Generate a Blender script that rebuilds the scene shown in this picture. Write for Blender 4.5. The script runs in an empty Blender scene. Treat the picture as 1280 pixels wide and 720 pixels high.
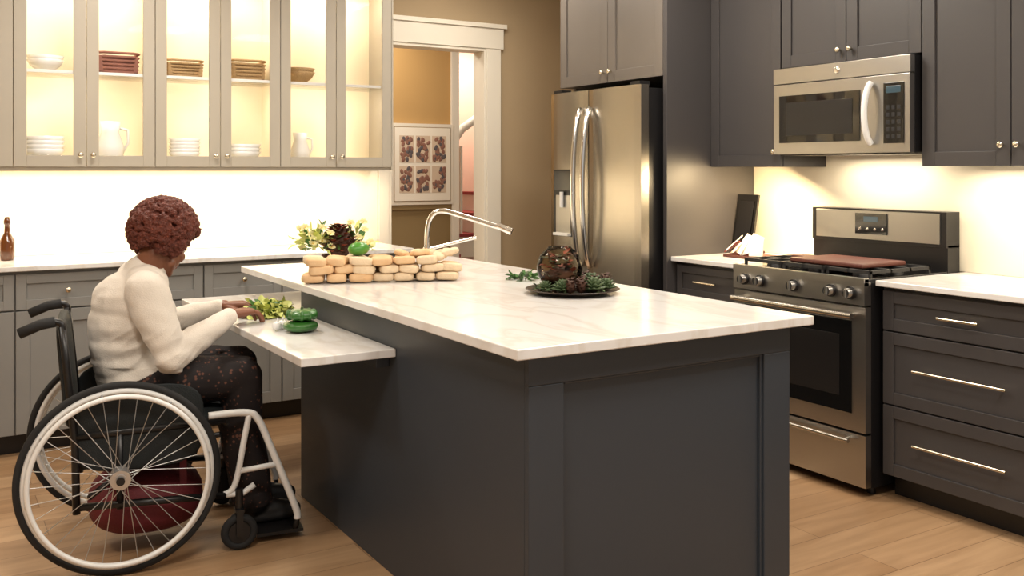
import bpy, bmesh, math, random, time
from mathutils import Vector, Matrix, Euler, noise
random.seed(7)
S = bpy.context.scene
try:
    S.view_settings.view_transform = 'Standard'
    S.view_settings.look = 'None'
except Exception as e:
    print(e)

# ------------------------------------------------------------ materials
def lin(c):
    c = c/255.0
    return c/12.92 if c <= .04045 else ((c+.055)/1.055)**2.4
def rgb(r, g, b): return (lin(r), lin(g), lin(b), 1)

def mat(name, col, rough=.5, metal=0, noise_amt=0, noise_scale=8, col2=None, bump=0, bump_scale=60,
        emis=None, estr=0, coat=0, sheen=0, stretch=None):
    m = bpy.data.materials.new(name); m.use_nodes = True
    nt = m.node_tree; N = nt.nodes; L = nt.links
    p = N['Principled BSDF']
    p.inputs['Base Color'].default_value = col
    p.inputs['Roughness'].default_value = rough
    p.inputs['Metallic'].default_value = metal
    if coat: p.inputs['Coat Weight'].default_value = coat
    if sheen: p.inputs['Sheen Weight'].default_value = sheen
    tc = N.new('ShaderNodeTexCoord')
    mp = N.new('ShaderNodeMapping'); L.new(tc.outputs['Object'], mp.inputs['Vector'])
    if stretch: mp.inputs['Scale'].default_value = stretch
    if col2 is None:
        col2 = tuple(min(1, c*(1-noise_amt)) for c in col[:3])+(1,)
    n = N.new('ShaderNodeTexNoise'); n.inputs['Scale'].default_value = noise_scale
    n.inputs['Detail'].default_value = 5
    L.new(mp.outputs['Vector'], n.inputs['Vector'])
    mx = N.new('ShaderNodeMix'); mx.data_type = 'RGBA'
    mx.inputs['A'].default_value = col; mx.inputs['B'].default_value = col2
    L.new(n.outputs['Fac'], mx.inputs['Factor'])
    L.new(mx.outputs['Result'], p.inputs['Base Color'])
    if bump:
        n2 = N.new('ShaderNodeTexNoise'); n2.inputs['Scale'].default_value = bump_scale
        L.new(mp.outputs['Vector'], n2.inputs['Vector'])
        b = N.new('ShaderNodeBump'); b.inputs['Strength'].default_value = bump; b.inputs['Distance'].default_value = .01
        L.new(n2.outputs['Fac'], b.inputs['Height']); L.new(b.outputs['Normal'], p.inputs['Normal'])
    if emis:
        p.inputs['Emission Color'].default_value = emis
        p.inputs['Emission Strength'].default_value = estr
    return m

M = {}
M['cab_light'] = mat('cab_taupe', rgb(172,164,150), .4, noise_amt=.04)
M['cab_low'] = mat('cab_grey', rgb(134,133,130), .42, noise_amt=.04)
M['cab_dark'] = mat('cab_charcoal', rgb(66,63,63), .42, noise_amt=.06)
M['cab_mid'] = mat('cab_fridge', rgb(104,97,90), .42, noise_amt=.06)
M['island'] = mat('island_charcoal', rgb(53,59,67), .45, noise_amt=.05)
M['inside'] = mat('cab_interior', rgb(238,226,200), .6, noise_amt=.02)
M['splash'] = mat('backsplash', rgb(236,228,208), .35, noise_amt=.03, noise_scale=3)
M['wall'] = mat('wall_khaki', rgb(172,150,118), .8, noise_amt=.04, bump=.05, bump_scale=200)
M['hall'] = mat('wall_tan', rgb(186,148,92), .8, noise_amt=.05)
M['hall2'] = mat('wall_salmon', rgb(222,182,158), .8, noise_amt=.05)
M['wains'] = mat('wainscot_khaki', rgb(140,118,78), .7, noise_amt=.05)
M['trim'] = mat('white_trim', rgb(228,220,204), .4, noise_amt=.02)
M['white'] = mat('white_ceramic', rgb(225,224,222), .25, noise_amt=.02)
M['ceil'] = mat('ceiling_white', rgb(225,218,205), .9, noise_amt=.02)
M['steel'] = mat('stainless', rgb(178,172,162), .27, 1, noise_amt=.12, noise_scale=4, stretch=(1,1,60), bump=.02, bump_scale=30)
M['steel2'] = mat('stainless_h', rgb(178,176,172), .3, 1, noise_amt=.1, noise_scale=4, stretch=(60,1,1))
M['chrome'] = mat('chrome', rgb(232,231,229), .14, 1, noise_amt=.02)
M['nickel'] = mat('brushed_nickel', rgb(215,206,186), .25, 1, noise_amt=.02)
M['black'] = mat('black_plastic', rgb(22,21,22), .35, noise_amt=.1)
M['blackgloss'] = mat('black_glass', rgb(12,11,11), .06, noise_amt=.1, coat=.5)
M['iron'] = mat('cast_iron', rgb(28,27,27), .6, noise_amt=.2, bump=.2)
M['rubber'] = mat('rubber', rgb(30,30,31), .8, noise_amt=.2)
M['wheelwhite'] = mat('white_enamel', rgb(232,232,230), .3, noise_amt=.03)
M['spoke'] = mat('spoke_steel', rgb(200,200,200), .3, .9, noise_amt=.02)
M['fabric_black'] = mat('black_nylon', rgb(24,30,32), .75, noise_amt=.2, bump=.3, bump_scale=250)
M['maroon'] = mat('maroon_canvas', rgb(112,32,40), .7, noise_amt=.35, noise_scale=12, bump=.3, bump_scale=120)
M['sweater'] = mat('cream_knit', rgb(218,209,197), .9, noise_amt=.06, noise_scale=30, bump=.25, bump_scale=260, sheen=.3)
M['skin'] = mat('brown_skin', rgb(124,76,52), .5, noise_amt=.12, noise_scale=25)
M['hair'] = mat('auburn_hair', rgb(124,54,32), .6, col2=rgb(48,18,12), noise_scale=60, bump=.9, bump_scale=140)
M['lip'] = mat('lip', rgb(130,58,52), .4, noise_amt=.1)
M['eyew'] = mat('eye_white', rgb(215,208,200), .25, noise_amt=.02)
M['eyeb'] = mat('iris', rgb(35,20,12), .15, noise_amt=.1)
M['shoe'] = mat('shoe_black', rgb(20,19,20), .45, noise_amt=.2)
M['plate'] = mat('dark_plate', rgb(52,38,28), .3, noise_amt=.3)
M['bread'] = mat('bread_crust', rgb(200,152,102), .75, col2=rgb(230,202,162), noise_scale=14, bump=.3, bump_scale=60)
M['bread2'] = mat('bread_crumb', rgb(230,206,172), .8, noise_amt=.2, noise_scale=25, bump=.4, bump_scale=90)
M['leaf'] = mat('leaf_green', rgb(70,118,40), .5, col2=rgb(40,80,28), noise_scale=20)
M['leafy'] = mat('lettuce', rgb(190,204,92), .5, col2=rgb(226,226,150), noise_scale=25)
M['leafd'] = mat('leaf_dark', rgb(44,66,38), .5, col2=rgb(90,106,70), noise_scale=20)
M['squash'] = mat('green_squash', rgb(58,116,44), .35, col2=rgb(30,76,28), noise_scale=20, coat=.3)
M['lime'] = mat('lime_green', rgb(70,140,40), .35, noise_amt=.2, coat=.3)
M['petal'] = mat('petal_cream', rgb(236,228,170), .6, noise_amt=.1)
M['petalr'] = mat('petal_rust', rgb(150,70,50), .6, noise_amt=.2)
M['cone'] = mat('pinecone_brown', rgb(78,44,26), .7, noise_amt=.4, noise_scale=40)
M['wood'] = mat('cherry_wood', rgb(102,50,38), .5, col2=rgb(70,34,26), noise_scale=6, stretch=(1,12,1))
M['basket'] = mat('basket_rattan', rgb(182,150,106), .8, noise_amt=.3, noise_scale=40, bump=.5, bump_scale=120)
M['basketr'] = mat('basket_burgundy', rgb(146,96,82), .8, noise_amt=.3, noise_scale=40)
M['paper'] = mat('paper', rgb(238,230,214), .7, noise_amt=.04)
M['red'] = mat('red_ink', rgb(150,44,38), .6, noise_amt=.3)
M['print'] = mat('print_ink', rgb(116,62,54), .7, col2=rgb(160,124,104), noise_scale=40)
M['print2'] = mat('print_ink_slate', rgb(98,90,92), .7, noise_amt=.3, noise_scale=40)
M['printbg'] = mat('print_ground', rgb(212,190,166), .7, noise_amt=.1)
M['amber'] = mat('amber_oil', rgb(90,48,16), .1, noise_amt=.2, coat=.5)
M['lemon'] = mat('lemon_yellow', rgb(220,180,50), .4, noise_amt=.1)
M['led'] = mat('led_strip', rgb(255,235,200), .5, emis=(1,.86,.64,1), estr=6)
M['disp'] = mat('display', rgb(20,30,36), .1, emis=(.4,.7,.8,1), estr=.12)

def special():
    m = bpy.data.materials.new('marble_white'); m.use_nodes = True
    nt = m.node_tree; N = nt.nodes; L = nt.links; p = N['Principled BSDF']
    tc = N.new('ShaderNodeTexCoord'); n1 = N.new('ShaderNodeTexNoise'); n1.inputs['Scale'].default_value = 2.6
    n1.inputs['Detail'].default_value = 7; n1.inputs['Distortion'].default_value = .9
    mp = N.new('ShaderNodeMapping'); mp.inputs['Scale'].default_value = (2.4,.8,1)
    L.new(tc.outputs['Object'], mp.inputs['Vector']); L.new(mp.outputs['Vector'], n1.inputs['Vector'])
    r = N.new('ShaderNodeValToRGB')
    e = r.color_ramp.elements
    e[0].position = .42; e[0].color = rgb(224,222,220)
    e[1].position = .5; e[1].color = rgb(214,209,203)
    a = e.new(.57); a.color = rgb(224,222,220)
    L.new(n1.outputs['Fac'], r.inputs['Fac']); L.new(r.outputs['Color'], p.inputs['Base Color'])
    p.inputs['Roughness'].default_value = .14
    M['marble'] = m
    m = bpy.data.materials.new('oak_planks'); m.use_nodes = True
    nt = m.node_tree; N = nt.nodes; L = nt.links; p = N['Principled BSDF']
    tc = N.new('ShaderNodeTexCoord'); b = N.new('ShaderNodeTexBrick')
    b.inputs['Scale'].default_value = 1; b.inputs['Brick Width'].default_value = 1.5; b.inputs['Row Height'].default_value = .17
    b.inputs['Mortar Size'].default_value = .0015
    b.inputs['Color1'].default_value = rgb(184,152,118); b.inputs['Color2'].default_value = rgb(164,130,96)
    b.inputs['Mortar'].default_value = rgb(118,88,62); b.offset = .37
    L.new(tc.outputs['Object'], b.inputs['Vector'])
    mp = N.new('ShaderNodeMapping'); mp.inputs['Scale'].default_value = (1.0,9,1)
    L.new(tc.outputs['Object'], mp.inputs['Vector'])
    n = N.new('ShaderNodeTexNoise'); n.inputs['Scale'].default_value = 2; n.inputs['Detail'].default_value = 6
    n.inputs['Distortion'].default_value = .6
    L.new(mp.outputs['Vector'], n.inputs['Vector'])
    mx = N.new('ShaderNodeMix'); mx.data_type = 'RGBA'; mx.blend_type = 'MULTIPLY'
    r = N.new('ShaderNodeValToRGB'); r.color_ramp.elements[0].color = (.76,.72,.67,1); r.color_ramp.elements[0].position = .3
    r.color_ramp.elements[1].position = .65; r.color_ramp.elements[1].color = (1.03,1.02,1,1)
    L.new(n.outputs['Fac'], r.inputs['Fac'])
    mx.inputs['Factor'].default_value = 1
    L.new(b.outputs['Color'], mx.inputs['A']); L.new(r.outputs['Color'], mx.inputs['B'])
    L.new(mx.outputs['Result'], p.inputs['Base Color']); p.inputs['Roughness'].default_value = .38
    M['floor'] = m
    for nm, f, tint in (('glass', .12, (1,1,1,1)), ('bowlglass', .2, (.85,.8,.7,1))):
        m = bpy.data.materials.new('clear_'+nm); m.use_nodes = True
        nt = m.node_tree; N = nt.nodes; L = nt.links
        for x in list(N): N.remove(x)
        o = N.new('ShaderNodeOutputMaterial'); t = N.new('ShaderNodeBsdfTransparent'); g = N.new('ShaderNodeBsdfGlossy')
        t.inputs['Color'].default_value = tint
        g.inputs['Roughness'].default_value = .03; mxs = N.new('ShaderNodeMixShader'); lw = N.new('ShaderNodeLayerWeight')
        lw.inputs['Blend'].default_value = f
        L.new(lw.outputs['Fresnel'], mxs.inputs['Fac']); L.new(t.outputs[0], mxs.inputs[1]); L.new(g.outputs[0], mxs.inputs[2])
        L.new(mxs.outputs[0], o.inputs['Surface']); M[nm] = m
    m = bpy.data.materials.new('patterned_trousers'); m.use_nodes = True
    nt = m.node_tree; N = nt.nodes; L = nt.links; p = N['Principled BSDF']
    tc = N.new('ShaderNodeTexCoord'); v = N.new('ShaderNodeTexVoronoi'); v.inputs['Scale'].default_value = 58
    n = N.new('ShaderNodeTexNoise'); n.inputs['Scale'].default_value = 22; n.inputs['Detail'].default_value = 4
    L.new(tc.outputs['Object'], v.inputs['Vector']); L.new(tc.outputs['Object'], n.inputs['Vector'])
    mu = N.new('ShaderNodeMath'); mu.operation = 'MULTIPLY_ADD'; mu.inputs[1].default_value = .9
    L.new(n.outputs['Fac'], mu.inputs[0]); L.new(v.outputs['Distance'], mu.inputs[2])
    r = N.new('ShaderNodeValToRGB'); e = r.color_ramp.elements
    e[0].position = .60; e[0].color = rgb(104,66,52); e[1].position = .74; e[1].color = rgb(26,18,19)
    L.new(mu.outputs[0], r.inputs['Fac']); L.new(r.outputs['Color'], p.inputs['Base Color'])
    p.inputs['Roughness'].default_value = .8
    M['trouser'] = m
special()

# ------------------------------------------------------------ mesh accumulator (plain lists)
_SPH = {}
def sph_t(seg):
    if seg in _SPH: return _SPH[seg]
    vr = max(6, seg//2); vs = [Vector((0, 0, 1))]
    for i in range(1, vr):
        th = math.pi*i/vr
        for k in range(seg):
            an = 2*math.pi*k/seg; vs.append(Vector((math.sin(th)*math.cos(an), math.sin(th)*math.sin(an), math.cos(th))))
    vs.append(Vector((0, 0, -1))); fs = []
    for k in range(seg): fs.append((0, 1+k, 1+(k+1) % seg))
    for i in range(vr-2):
        A = 1+i*seg; B = A+seg
        for k in range(seg): fs.append((A+k, B+k, B+(k+1) % seg, A+(k+1) % seg))
    A = 1+(vr-2)*seg; e = len(vs)-1
    for k in range(seg): fs.append((A+k, e, A+(k+1) % seg))
    _SPH[seg] = (vs, fs); return _SPH[seg]

class Acc:
    def __init__(s, name):
        s.name = name; s.V = []; s.F = []; s.FM = []; s.FS = []; s.mats = []; s.xf = None
    def mi(s, m):
        if m not in s.mats: s.mats.append(m)
        return s.mats.index(m)
    def poly(s, pts, faces, m, smooth=False):
        b = len(s.V); i = s.mi(m)
        s.V.extend([tuple(p) for p in pts])
        for f in faces: s.F.append(tuple(b+k for k in f)); s.FM.append(i); s.FS.append(smooth)
    def box(s, x0, x1, y0, y1, z0, z1, m, rot=None):
        c = Vector(((x0+x1)/2, (y0+y1)/2, (z0+z1)/2)); h = (abs(x1-x0)/2, abs(y1-y0)/2, abs(z1-z0)/2)
        P = [Vector((sx*h[0], sy*h[1], sz*h[2])) for sz in (-1, 1) for sy in (-1, 1) for sx in (-1, 1)]
        if rot:
            R = Euler(rot).to_matrix(); P = [R @ p for p in P]
        s.poly([p+c for p in P], ((0, 2, 3, 1), (4, 5, 7, 6), (0, 1, 5, 4), (2, 6, 7, 3), (0, 4, 6, 2), (1, 3, 7, 5)), m)
    def fbox(s, f, a0, a1, z0, z1, p0, p1, m):
        if f == 'Y': s.box(a0, a1, p0, p1, z0, z1, m)
        else: s.box(p0, p1, a0, a1, z0, z1, m)
    def cyl(s, a, b, r0, r1, m, seg=20, smooth=True):
        a = Vector(a); b = Vector(b); d = (b-a).normalized()
        u = d.orthogonal().normalized(); w = d.cross(u); P = []
        for c, r in ((a, r0), (b, r1)):
            P += [c+(u*math.cos(k*2*math.pi/seg)+w*math.sin(k*2*math.pi/seg))*r for k in range(seg)]
        s.poly(P, [(k, (k+1) % seg, seg+(k+1) % seg, seg+k) for k in range(seg)], m, smooth)
        s.poly(P, [tuple(range(seg))[::-1], tuple(range(seg, 2*seg))], m, False)
    def sph(s, c, r, m, rot=None, seg=20, p=None):
        if not hasattr(r, '__len__'): r = (r, r, r)
        R = None
        if rot is not None: R = rot.to_3x3() if isinstance(rot, Matrix) else Euler(rot).to_matrix()
        vs, fs = sph_t(seg); c = Vector(c); P = []
        for v in vs:
            if p: v = Vector([math.copysign(abs(t)**p, t) for t in v])
            q = Vector((v.x*r[0], v.y*r[1], v.z*r[2]))
            if R: q = R @ q
            P.append(q+c)
        s.poly(P, fs, m, True)
    def tube(s, pts, r, m, seg=10, closed=False, rs=None):
        pts = [Vector(p) for p in pts]; n = len(pts); P = []; up = None
        for i, p in enumerate(pts):
            if closed: t = pts[(i+1) % n]-pts[i-1]
            else: t = pts[min(i+1, n-1)]-pts[max(i-1, 0)]
            t.normalize()
            if up is None: up = Vector((0, 0, 1)) if abs(t.z) < .9 else Vector((1, 0, 0))
            u = (up-t*up.dot(t)).normalized(); w = t.cross(u); up = u
            rr = rs[i] if rs else r
            P += [p+(u*math.cos(k*2*math.pi/seg)+w*math.sin(k*2*math.pi/seg))*rr for k in range(seg)]
        fs = []
        for i in range(n if closed else n-1):
            A = i*seg; B = ((i+1) % n)*seg
            for k in range(seg): fs.append((A+k, A+(k+1) % seg, B+(k+1) % seg, B+k))
        if not closed:
            fs.append(tuple(range(seg))[::-1]); fs.append(tuple(range((n-1)*seg, n*seg)))
        s.poly(P, fs, m, True)
    def torus(s, c, R, r, m, axis='Y', n=64, seg=10):
        pts = []
        for i in range(n):
            a = i*2*math.pi/n
            o = {'Y': (math.cos(a)*R, 0, math.sin(a)*R), 'Z': (math.cos(a)*R, math.sin(a)*R, 0), 'X': (0, math.cos(a)*R, math.sin(a)*R)}[axis]
            pts.append(Vector(c)+Vector(o))
        s.tube(pts, r, m, seg, True)
    def lathe(s, prof, c, m, seg=28):
        c = Vector(c); P = []
        for (r, z) in prof: P += [c+Vector((math.cos(k*2*math.pi/seg)*r, math.sin(k*2*math.pi/seg)*r, z)) for k in range(seg)]
        fs = []
        for i in range(len(prof)-1):
            for k in range(seg): fs.append((i*seg+k, i*seg+(k+1) % seg, (i+1)*seg+(k+1) % seg, (i+1)*seg+k))
        fs.append(tuple(range(seg))[::-1]); s.poly(P, fs, m, True)
    def leaf(s, c, d, n, ln, w, m):
        c = Vector(c); d = Vector(d).normalized(); n = Vector(n); sd = d.cross(n)
        if sd.length < .01: sd = d.cross(Vector((1, .3, 0)))
        sd.normalize(); n = sd.cross(d)
        P = [c, c+d*ln*.35+sd*w*.5+n*w*.2, c+d*ln*.75+sd*w*.35+n*w*.1, c+d*ln-n*w*.1,
             c+d*ln*.75-sd*w*.35+n*w*.1, c+d*ln*.35-sd*w*.5+n*w*.2, c+d*ln*.4, c+d*ln*.78]
        zf = getattr(s, 'zfloor', None)
        if zf is not None:
            for q in P: q.z = max(q.z, zf)
        s.poly(P, ((0, 1, 6), (1, 2, 7, 6), (2, 3, 7), (3, 4, 7), (4, 5, 6, 7), (5, 0, 6)), m, True)
    def clump(s, c, R, n, ln, w, ms, zs=1):
        for i in range(n):
            d = Vector((random.gauss(0, 1), random.gauss(0, 1), abs(random.gauss(0, 1))*zs+.05)).normalized()
            p = Vector(c)+Vector((d.x*R, d.y*R, d.z*R*zs))*random.uniform(.2, 1)
            dd = d+Vector([random.uniform(-.6, .6) for _ in range(3)])
            s.leaf(p, dd, Vector([random.uniform(-1, 1) for _ in range(3)])+Vector((0, 0, 1)), ln*random.uniform(.6, 1.2), w*random.uniform(.6, 1.2), random.choice(ms))
    def frame(s, f, a0, a1, z0, z1, p, m, fw=.06, t=.02, rec=.009, panel=None):
        a0, a1 = min(a0, a1), max(a0, a1)
        s.fbox(f, a0, a0+fw, z0, z1, p, p+t, m); s.fbox(f, a1-fw, a1, z0, z1, p, p+t, m)
        s.fbox(f, a0+fw, a1-fw, z0, z0+fw, p, p+t, m); s.fbox(f, a0+fw, a1-fw, z1-fw, z1, p, p+t, m)
        pm = panel or m
        if pm is M['glass']:
            s.fbox(f, a0+fw, a1-fw, z0+fw, z1-fw, p+.010, p+.013, pm)
        else:
            s.fbox(f, a0+fw, a1-fw, z0+fw, z1-fw, p+rec, p+t-.002, pm)
    def knob(s, f, a, z, p, r=.014, m=None):
        m = m or M['nickel']
        if f == 'Y':
            s.cyl((a, p, z), (a, p-.02, z), r*.4, r*.4, m, 12); s.sph((a, p-.024, z), (r, r*.6, r), m, seg=14)
        else:
            s.cyl((p, a, z), (p-.02, a, z), r*.4, r*.4, m, 12); s.sph((p-.024, a, z), (r*.6, r, r), m, seg=14)
    def pull(s, f, a0, a1, z, p, m=None, r=.006, off=.03):
        m = m or M['nickel']
        for a in (a0+.03*(1 if a1 > a0 else -1), a1-.03*(1 if a1 > a0 else -1)):
            if f == 'Y': s.cyl((a, p, z), (a, p-off, z), r*.8, r*.8, m, 10)
            else: s.cyl((p, a, z), (p-off, a, z), r*.8, r*.8, m, 10)
        if f == 'Y': s.cyl((a0, p-off, z), (a1, p-off, z), r, r, m, 12)
        else: s.cyl((p-off, a0, z), (p-off, a1, z), r, r, m, 12)
    def mesh(s, o=Vector((0, 0, 0))):
        me = bpy.data.meshes.new(s.name)
        me.from_pydata([(v[0]-o[0], v[1]-o[1], v[2]-o[2]) for v in s.V], [], s.F)
        me.polygons.foreach_set('material_index', s.FM); me.polygons.foreach_set('use_smooth', s.FS)
        for m in s.mats: me.materials.append(m)
        me.update(); return me
    def done(s, bevel=0):
        if s.xf is not None: s.V = [tuple(s.xf @ Vector(v)) for v in s.V]
        mn = [min(c[i] for c in s.V) for i in range(3)]; mx = [max(c[i] for c in s.V) for i in range(3)]
        o = Vector(((mn[0]+mx[0])/2, (mn[1]+mx[1])/2, mn[2]))
        me = s.mesh(o)
        b = bmesh.new(); b.from_mesh(me); bmesh.ops.recalc_face_normals(b, faces=b.faces[:]); b.to_mesh(me); b.free()
        ob = bpy.data.objects.new(s.name, me); ob.location = o
        S.collection.objects.link(ob)
        if bevel:
            b = ob.modifiers.new('bevel', 'BEVEL'); b.width = bevel; b.segments = 2; b.limit_method = 'ANGLE'; b.angle_limit = math.radians(50)
        return ob

def simple(name, x0, x1, y0, y1, z0, z1, m, bevel=0):
    a = Acc(name); a.box(x0, x1, y0, y1, z0, z1, m); return a.done(bevel)

# ------------------------------------------------------------ room shell
WY = 5.72; WX = 4.0; H = 2.72
simple('floor', -2.2, 6.0, -1.2, 9.5, -.05, 0, M['floor'])
simple('ceiling', -2.2, 6.0, -1.2, 9.5, H, H+.05, M['ceil'])
a = Acc('wall_back')
a.box(-2.2, 2.56, WY, WY+.12, 0, H, M['wall'])
a.box(3.29, WX+.1, WY, WY+.12, 0, H, M['wall'])
a.box(2.56, 3.29, WY, WY+.12, 2.2, H, M['wall']); a.done()
simple('wall_right', WX, WX+.12, -1.2, WY, 0, H, M['wall'])
simple('wall_left', -2.2, -2.1, .8, WY, 0, H, M['wall'])
a = Acc('trim_1')
a.box(2.49, 2.56, WY-.025, WY-.001, 0, 2.2, M['trim'])
a.box(3.29, 3.40, WY-.025, WY-.001, 0, 2.2, M['trim'])
a.box(2.47, 3.42, WY-.03, WY-.001, 2.2, 2.34, M['trim'])
a.box(2.45, 3.44, WY-.045, WY-.001, 2.34, 2.37, M['trim'])
a.box(2.56, 2.58, WY-.02, WY+.13, 0, 2.2, M['trim']); a.box(3.27, 3.29, WY-.02, WY+.13, 0, 2.2, M['trim'])
a.box(2.58, 3.27, WY-.02, WY+.13, 2.18, 2.2, M['trim'])
a.done(.002)
simple('baseboard_back', 3.41, WX-.001, WY-.016, WY-.001, 0, .12, M['trim'], .003)
a = Acc('wall_hall'); a.box(1.2, 3.83, 7.2, 7.3, 1.06, H, M['hall']); a.box(1.2, 3.83, 7.2, 7.3, 0, 1.06, M['wains']); a.done()
a = Acc('trim_2'); a.box(1.2, 3.80, 7.175, 7.199, 1.04, 1.08, M['wains']); a.box(3.80, 3.87, 7.17, 7.199, 0, 2.5, M['trim']); a.box(3.831, 3.87, 7.2, 7.3, 0, 2.5, M['trim']); a.done(.002)
simple('wall_stairwell', 3.2, 6.0, 8.6, 8.7, 0, H, M['hall2'])
simple('wall_hall_left', 1.1, 1.2, WY+.12, 7.3, 0, H, M['hall'])
a = Acc('staircase')
for i in range(8):
    x = 4.05+i*.2; z = .55+i*.19
    a.box(x, x+.22, 7.9, 8.55, max(0, z-.19), z, M['trim'])
    a.box(x-.02, x+.22, 7.88, 8.55, z, z+.03, M['red'])
a.box(4.05, 5.65, 7.9, 8.55, 0, .4, M['trim'])
a.tube([(4.0, 7.92, 1.35), (4.3, 7.92, 1.75), (5.6, 7.92, 2.6)], .04, M['trim'])
for i in range(8): a.box(4.1+i*.18, 4.125+i*.18, 7.91, 7.935, .5, 1.45+i*.14, M['trim'])
a.done(.002)
a = Acc('framed_picture')
a.box(3.235, 3.81, 7.165, 7.198, 1.08, 1.75, M['trim'])
a.box(3.262, 3.783, 7.161, 7.166, 1.107, 1.723, M['wains'])
a.box(3.268, 3.777, 7.158, 7.164, 1.113, 1.717, M['paper'])
for r in range(2):
    for c in range(3):
        cx = 3.375+c*.148; cz = 1.29+r*.25
        a.box(cx-.066, cx+.066, 7.156, 7.159, cz-.11, cz+.11, M['printbg'])
        for k in range(26):
            ax_ = cx+random.uniform(-.05, .05); az_ = cz+random.uniform(-.09, .09)
            a.sph((ax_, 7.155, az_), (.015, .002, .022), M['print'] if k % 3 else M['print2'], seg=8, rot=(0, random.uniform(-1, 1), 0))
a.done()

# ------------------------------------------------------------ left upper glass cabinets
def upper_glass():
    a = Acc('glass_display_cabinets'); m = M['cab_light']; f = 5.37; z0, z1 = 1.385, 2.5
    xs = [-.30, .04, .38, .716, 1.055, 1.40, 1.74, 2.075, 2.43]
    a.box(xs[0], xs[-1], WY-.022, WY-.002, z0, z1, M['inside'])
    a.box(xs[0], xs[-1], f+.02, WY-.022, z0, z0+.02, M['inside'])
    a.box(xs[0], xs[-1], f+.02, WY-.022, z1-.02, z1, M['inside'])
    a.box(xs[0], xs[-1], f+.021, f+.04, z0-.02, z0+.0, m)
    a.box(xs[0], xs[-1], f+.02, WY-.022, 1.865, 1.877, M['glass'])
    a.box(xs[0], xs[-1], f+.02, f+.026, 1.863, 1.879, M['white'])
    for i, x in enumerate((xs[0], xs[2], xs[4], xs[6], xs[8])):
        a.box(x-.009, x+.009, f+.021, WY-.022, z0, z1, M['inside'] if 0 < i < 4 else m)
    for i in range(8):
        a.frame('Y', xs[i]+.002, xs[i+1]-.002, z0, z1, f, m, fw=.058, panel=M['glass'])
        k = xs[i+1]-.03 if i % 2 == 0 else xs[i]+.03
        a.knob('Y', k, z0+.06, f)
    a.box(xs[-1], xs[-1]+.012, f, WY-.002, z0-.02, z1, m)
    a.done(.0015)
    for i in range(4):
        xc = (xs[2*i]+xs[2*i+2])/2
        for (z, e) in ((2.46, 3.8), (1.85, 1.6)):
            l = bpy.data.lights.new('cabinet_light', 'AREA'); l.shape = 'RECTANGLE'; l.size = .55; l.size_y = .05
            l.energy = e; l.color = (1, .87, .68)
            o = bpy.data.objects.new('cabinet_light', l); o.location = (xc, f+.07, z)
            o.rotation_euler = (math.radians(30), 0, 0)
            S.collection.objects.link(o)
upper_glass()

def bowls(x, y, z, n, r, m, name='bowl_stack'):
    a = Acc(name)
    for i in range(n):
        zz = z+i*r*.22
        a.lathe([(r*.35, 0), (r*.4, .005), (r*.8, r*.35), (r, r*.7), (r*.96, r*.7), (r*.7, r*.35), (.01, r*.12)], (x, y, zz), m)
    return a.done()
SZ0 = 1.4065; SZ1 = 1.8785
bowls(.53, 5.51, SZ0, 4, .10, M['white']); bowls(.20, 5.51, SZ0, 3, .09, M['white'])
bowls(1.24, 5.51, SZ0, 5, .085, M['white']); bowls(1.57, 5.51, SZ0, 3, .095, M['white']); bowls(.2, 5.54, SZ1, 3, .1, M['white'])
bowls(.54, 5.54, SZ1, 2, .09, M['white'])
def pitcher(x, y, z, h, m, name):
    a = Acc(name)
    a.lathe([(h*.22, 0), (h*.3, h*.1), (h*.32, h*.4), (h*.2, h*.75), (h*.24, h), (h*.22, h), (h*.17, h*.75), (.01, h*.1)], (x, y, z), m)
    a.tube([(x+h*.2, y, z+h*.85), (x+h*.4, y, z+h*.8), (x+h*.42, y, z+h*.5), (x+h*.28, y, z+h*.25)], h*.035, m)
    a.done()
pitcher(.85, 5.5, SZ0, .22, M['white'], 'white_pitcher'); pitcher(1.90, 5.5, SZ0, .18, M['white'], 'white_pitcher')
def basket(x, y, z, w, d, h, m, name):
    a = Acc(name); n = 6
    for i in range(n):
        t = i/(n-1); k = .92+.08*t; zz = z+h*(t*.86+.07)
        pts = [(x+w*k*sx, y+d*k*sy, zz) for sx, sy in ((-.5, -.35), (-.35, -.5), (.35, -.5), (.5, -.35), (.5, .35), (.35, .5), (-.35, .5), (-.5, .35))]
        a.tube(pts, h*.06, m, 8, True)
    a.box(x-w*.42, x+w*.42, y-d*.42, y+d*.42, z, z+.01, m)
    a.box(x-w*.46, x+w*.46, y-d*.46, y+d*.46, z+h*.1, z+h*.8, m)
    a.done()
basket(.885, 5.54, SZ1, .21, .2, .12, M['basketr'], 'burgundy_basket')
basket(1.23, 5.54, SZ1, .20, .2, .10, M['basket'], 'rattan_basket')
basket(1.58, 5.54, SZ1, .20, .2, .12, M['basket'], 'rattan_basket')
bowls(1.90, 5.54, SZ1, 2, .10, M['basket'], 'wooden_bowls')

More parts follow.
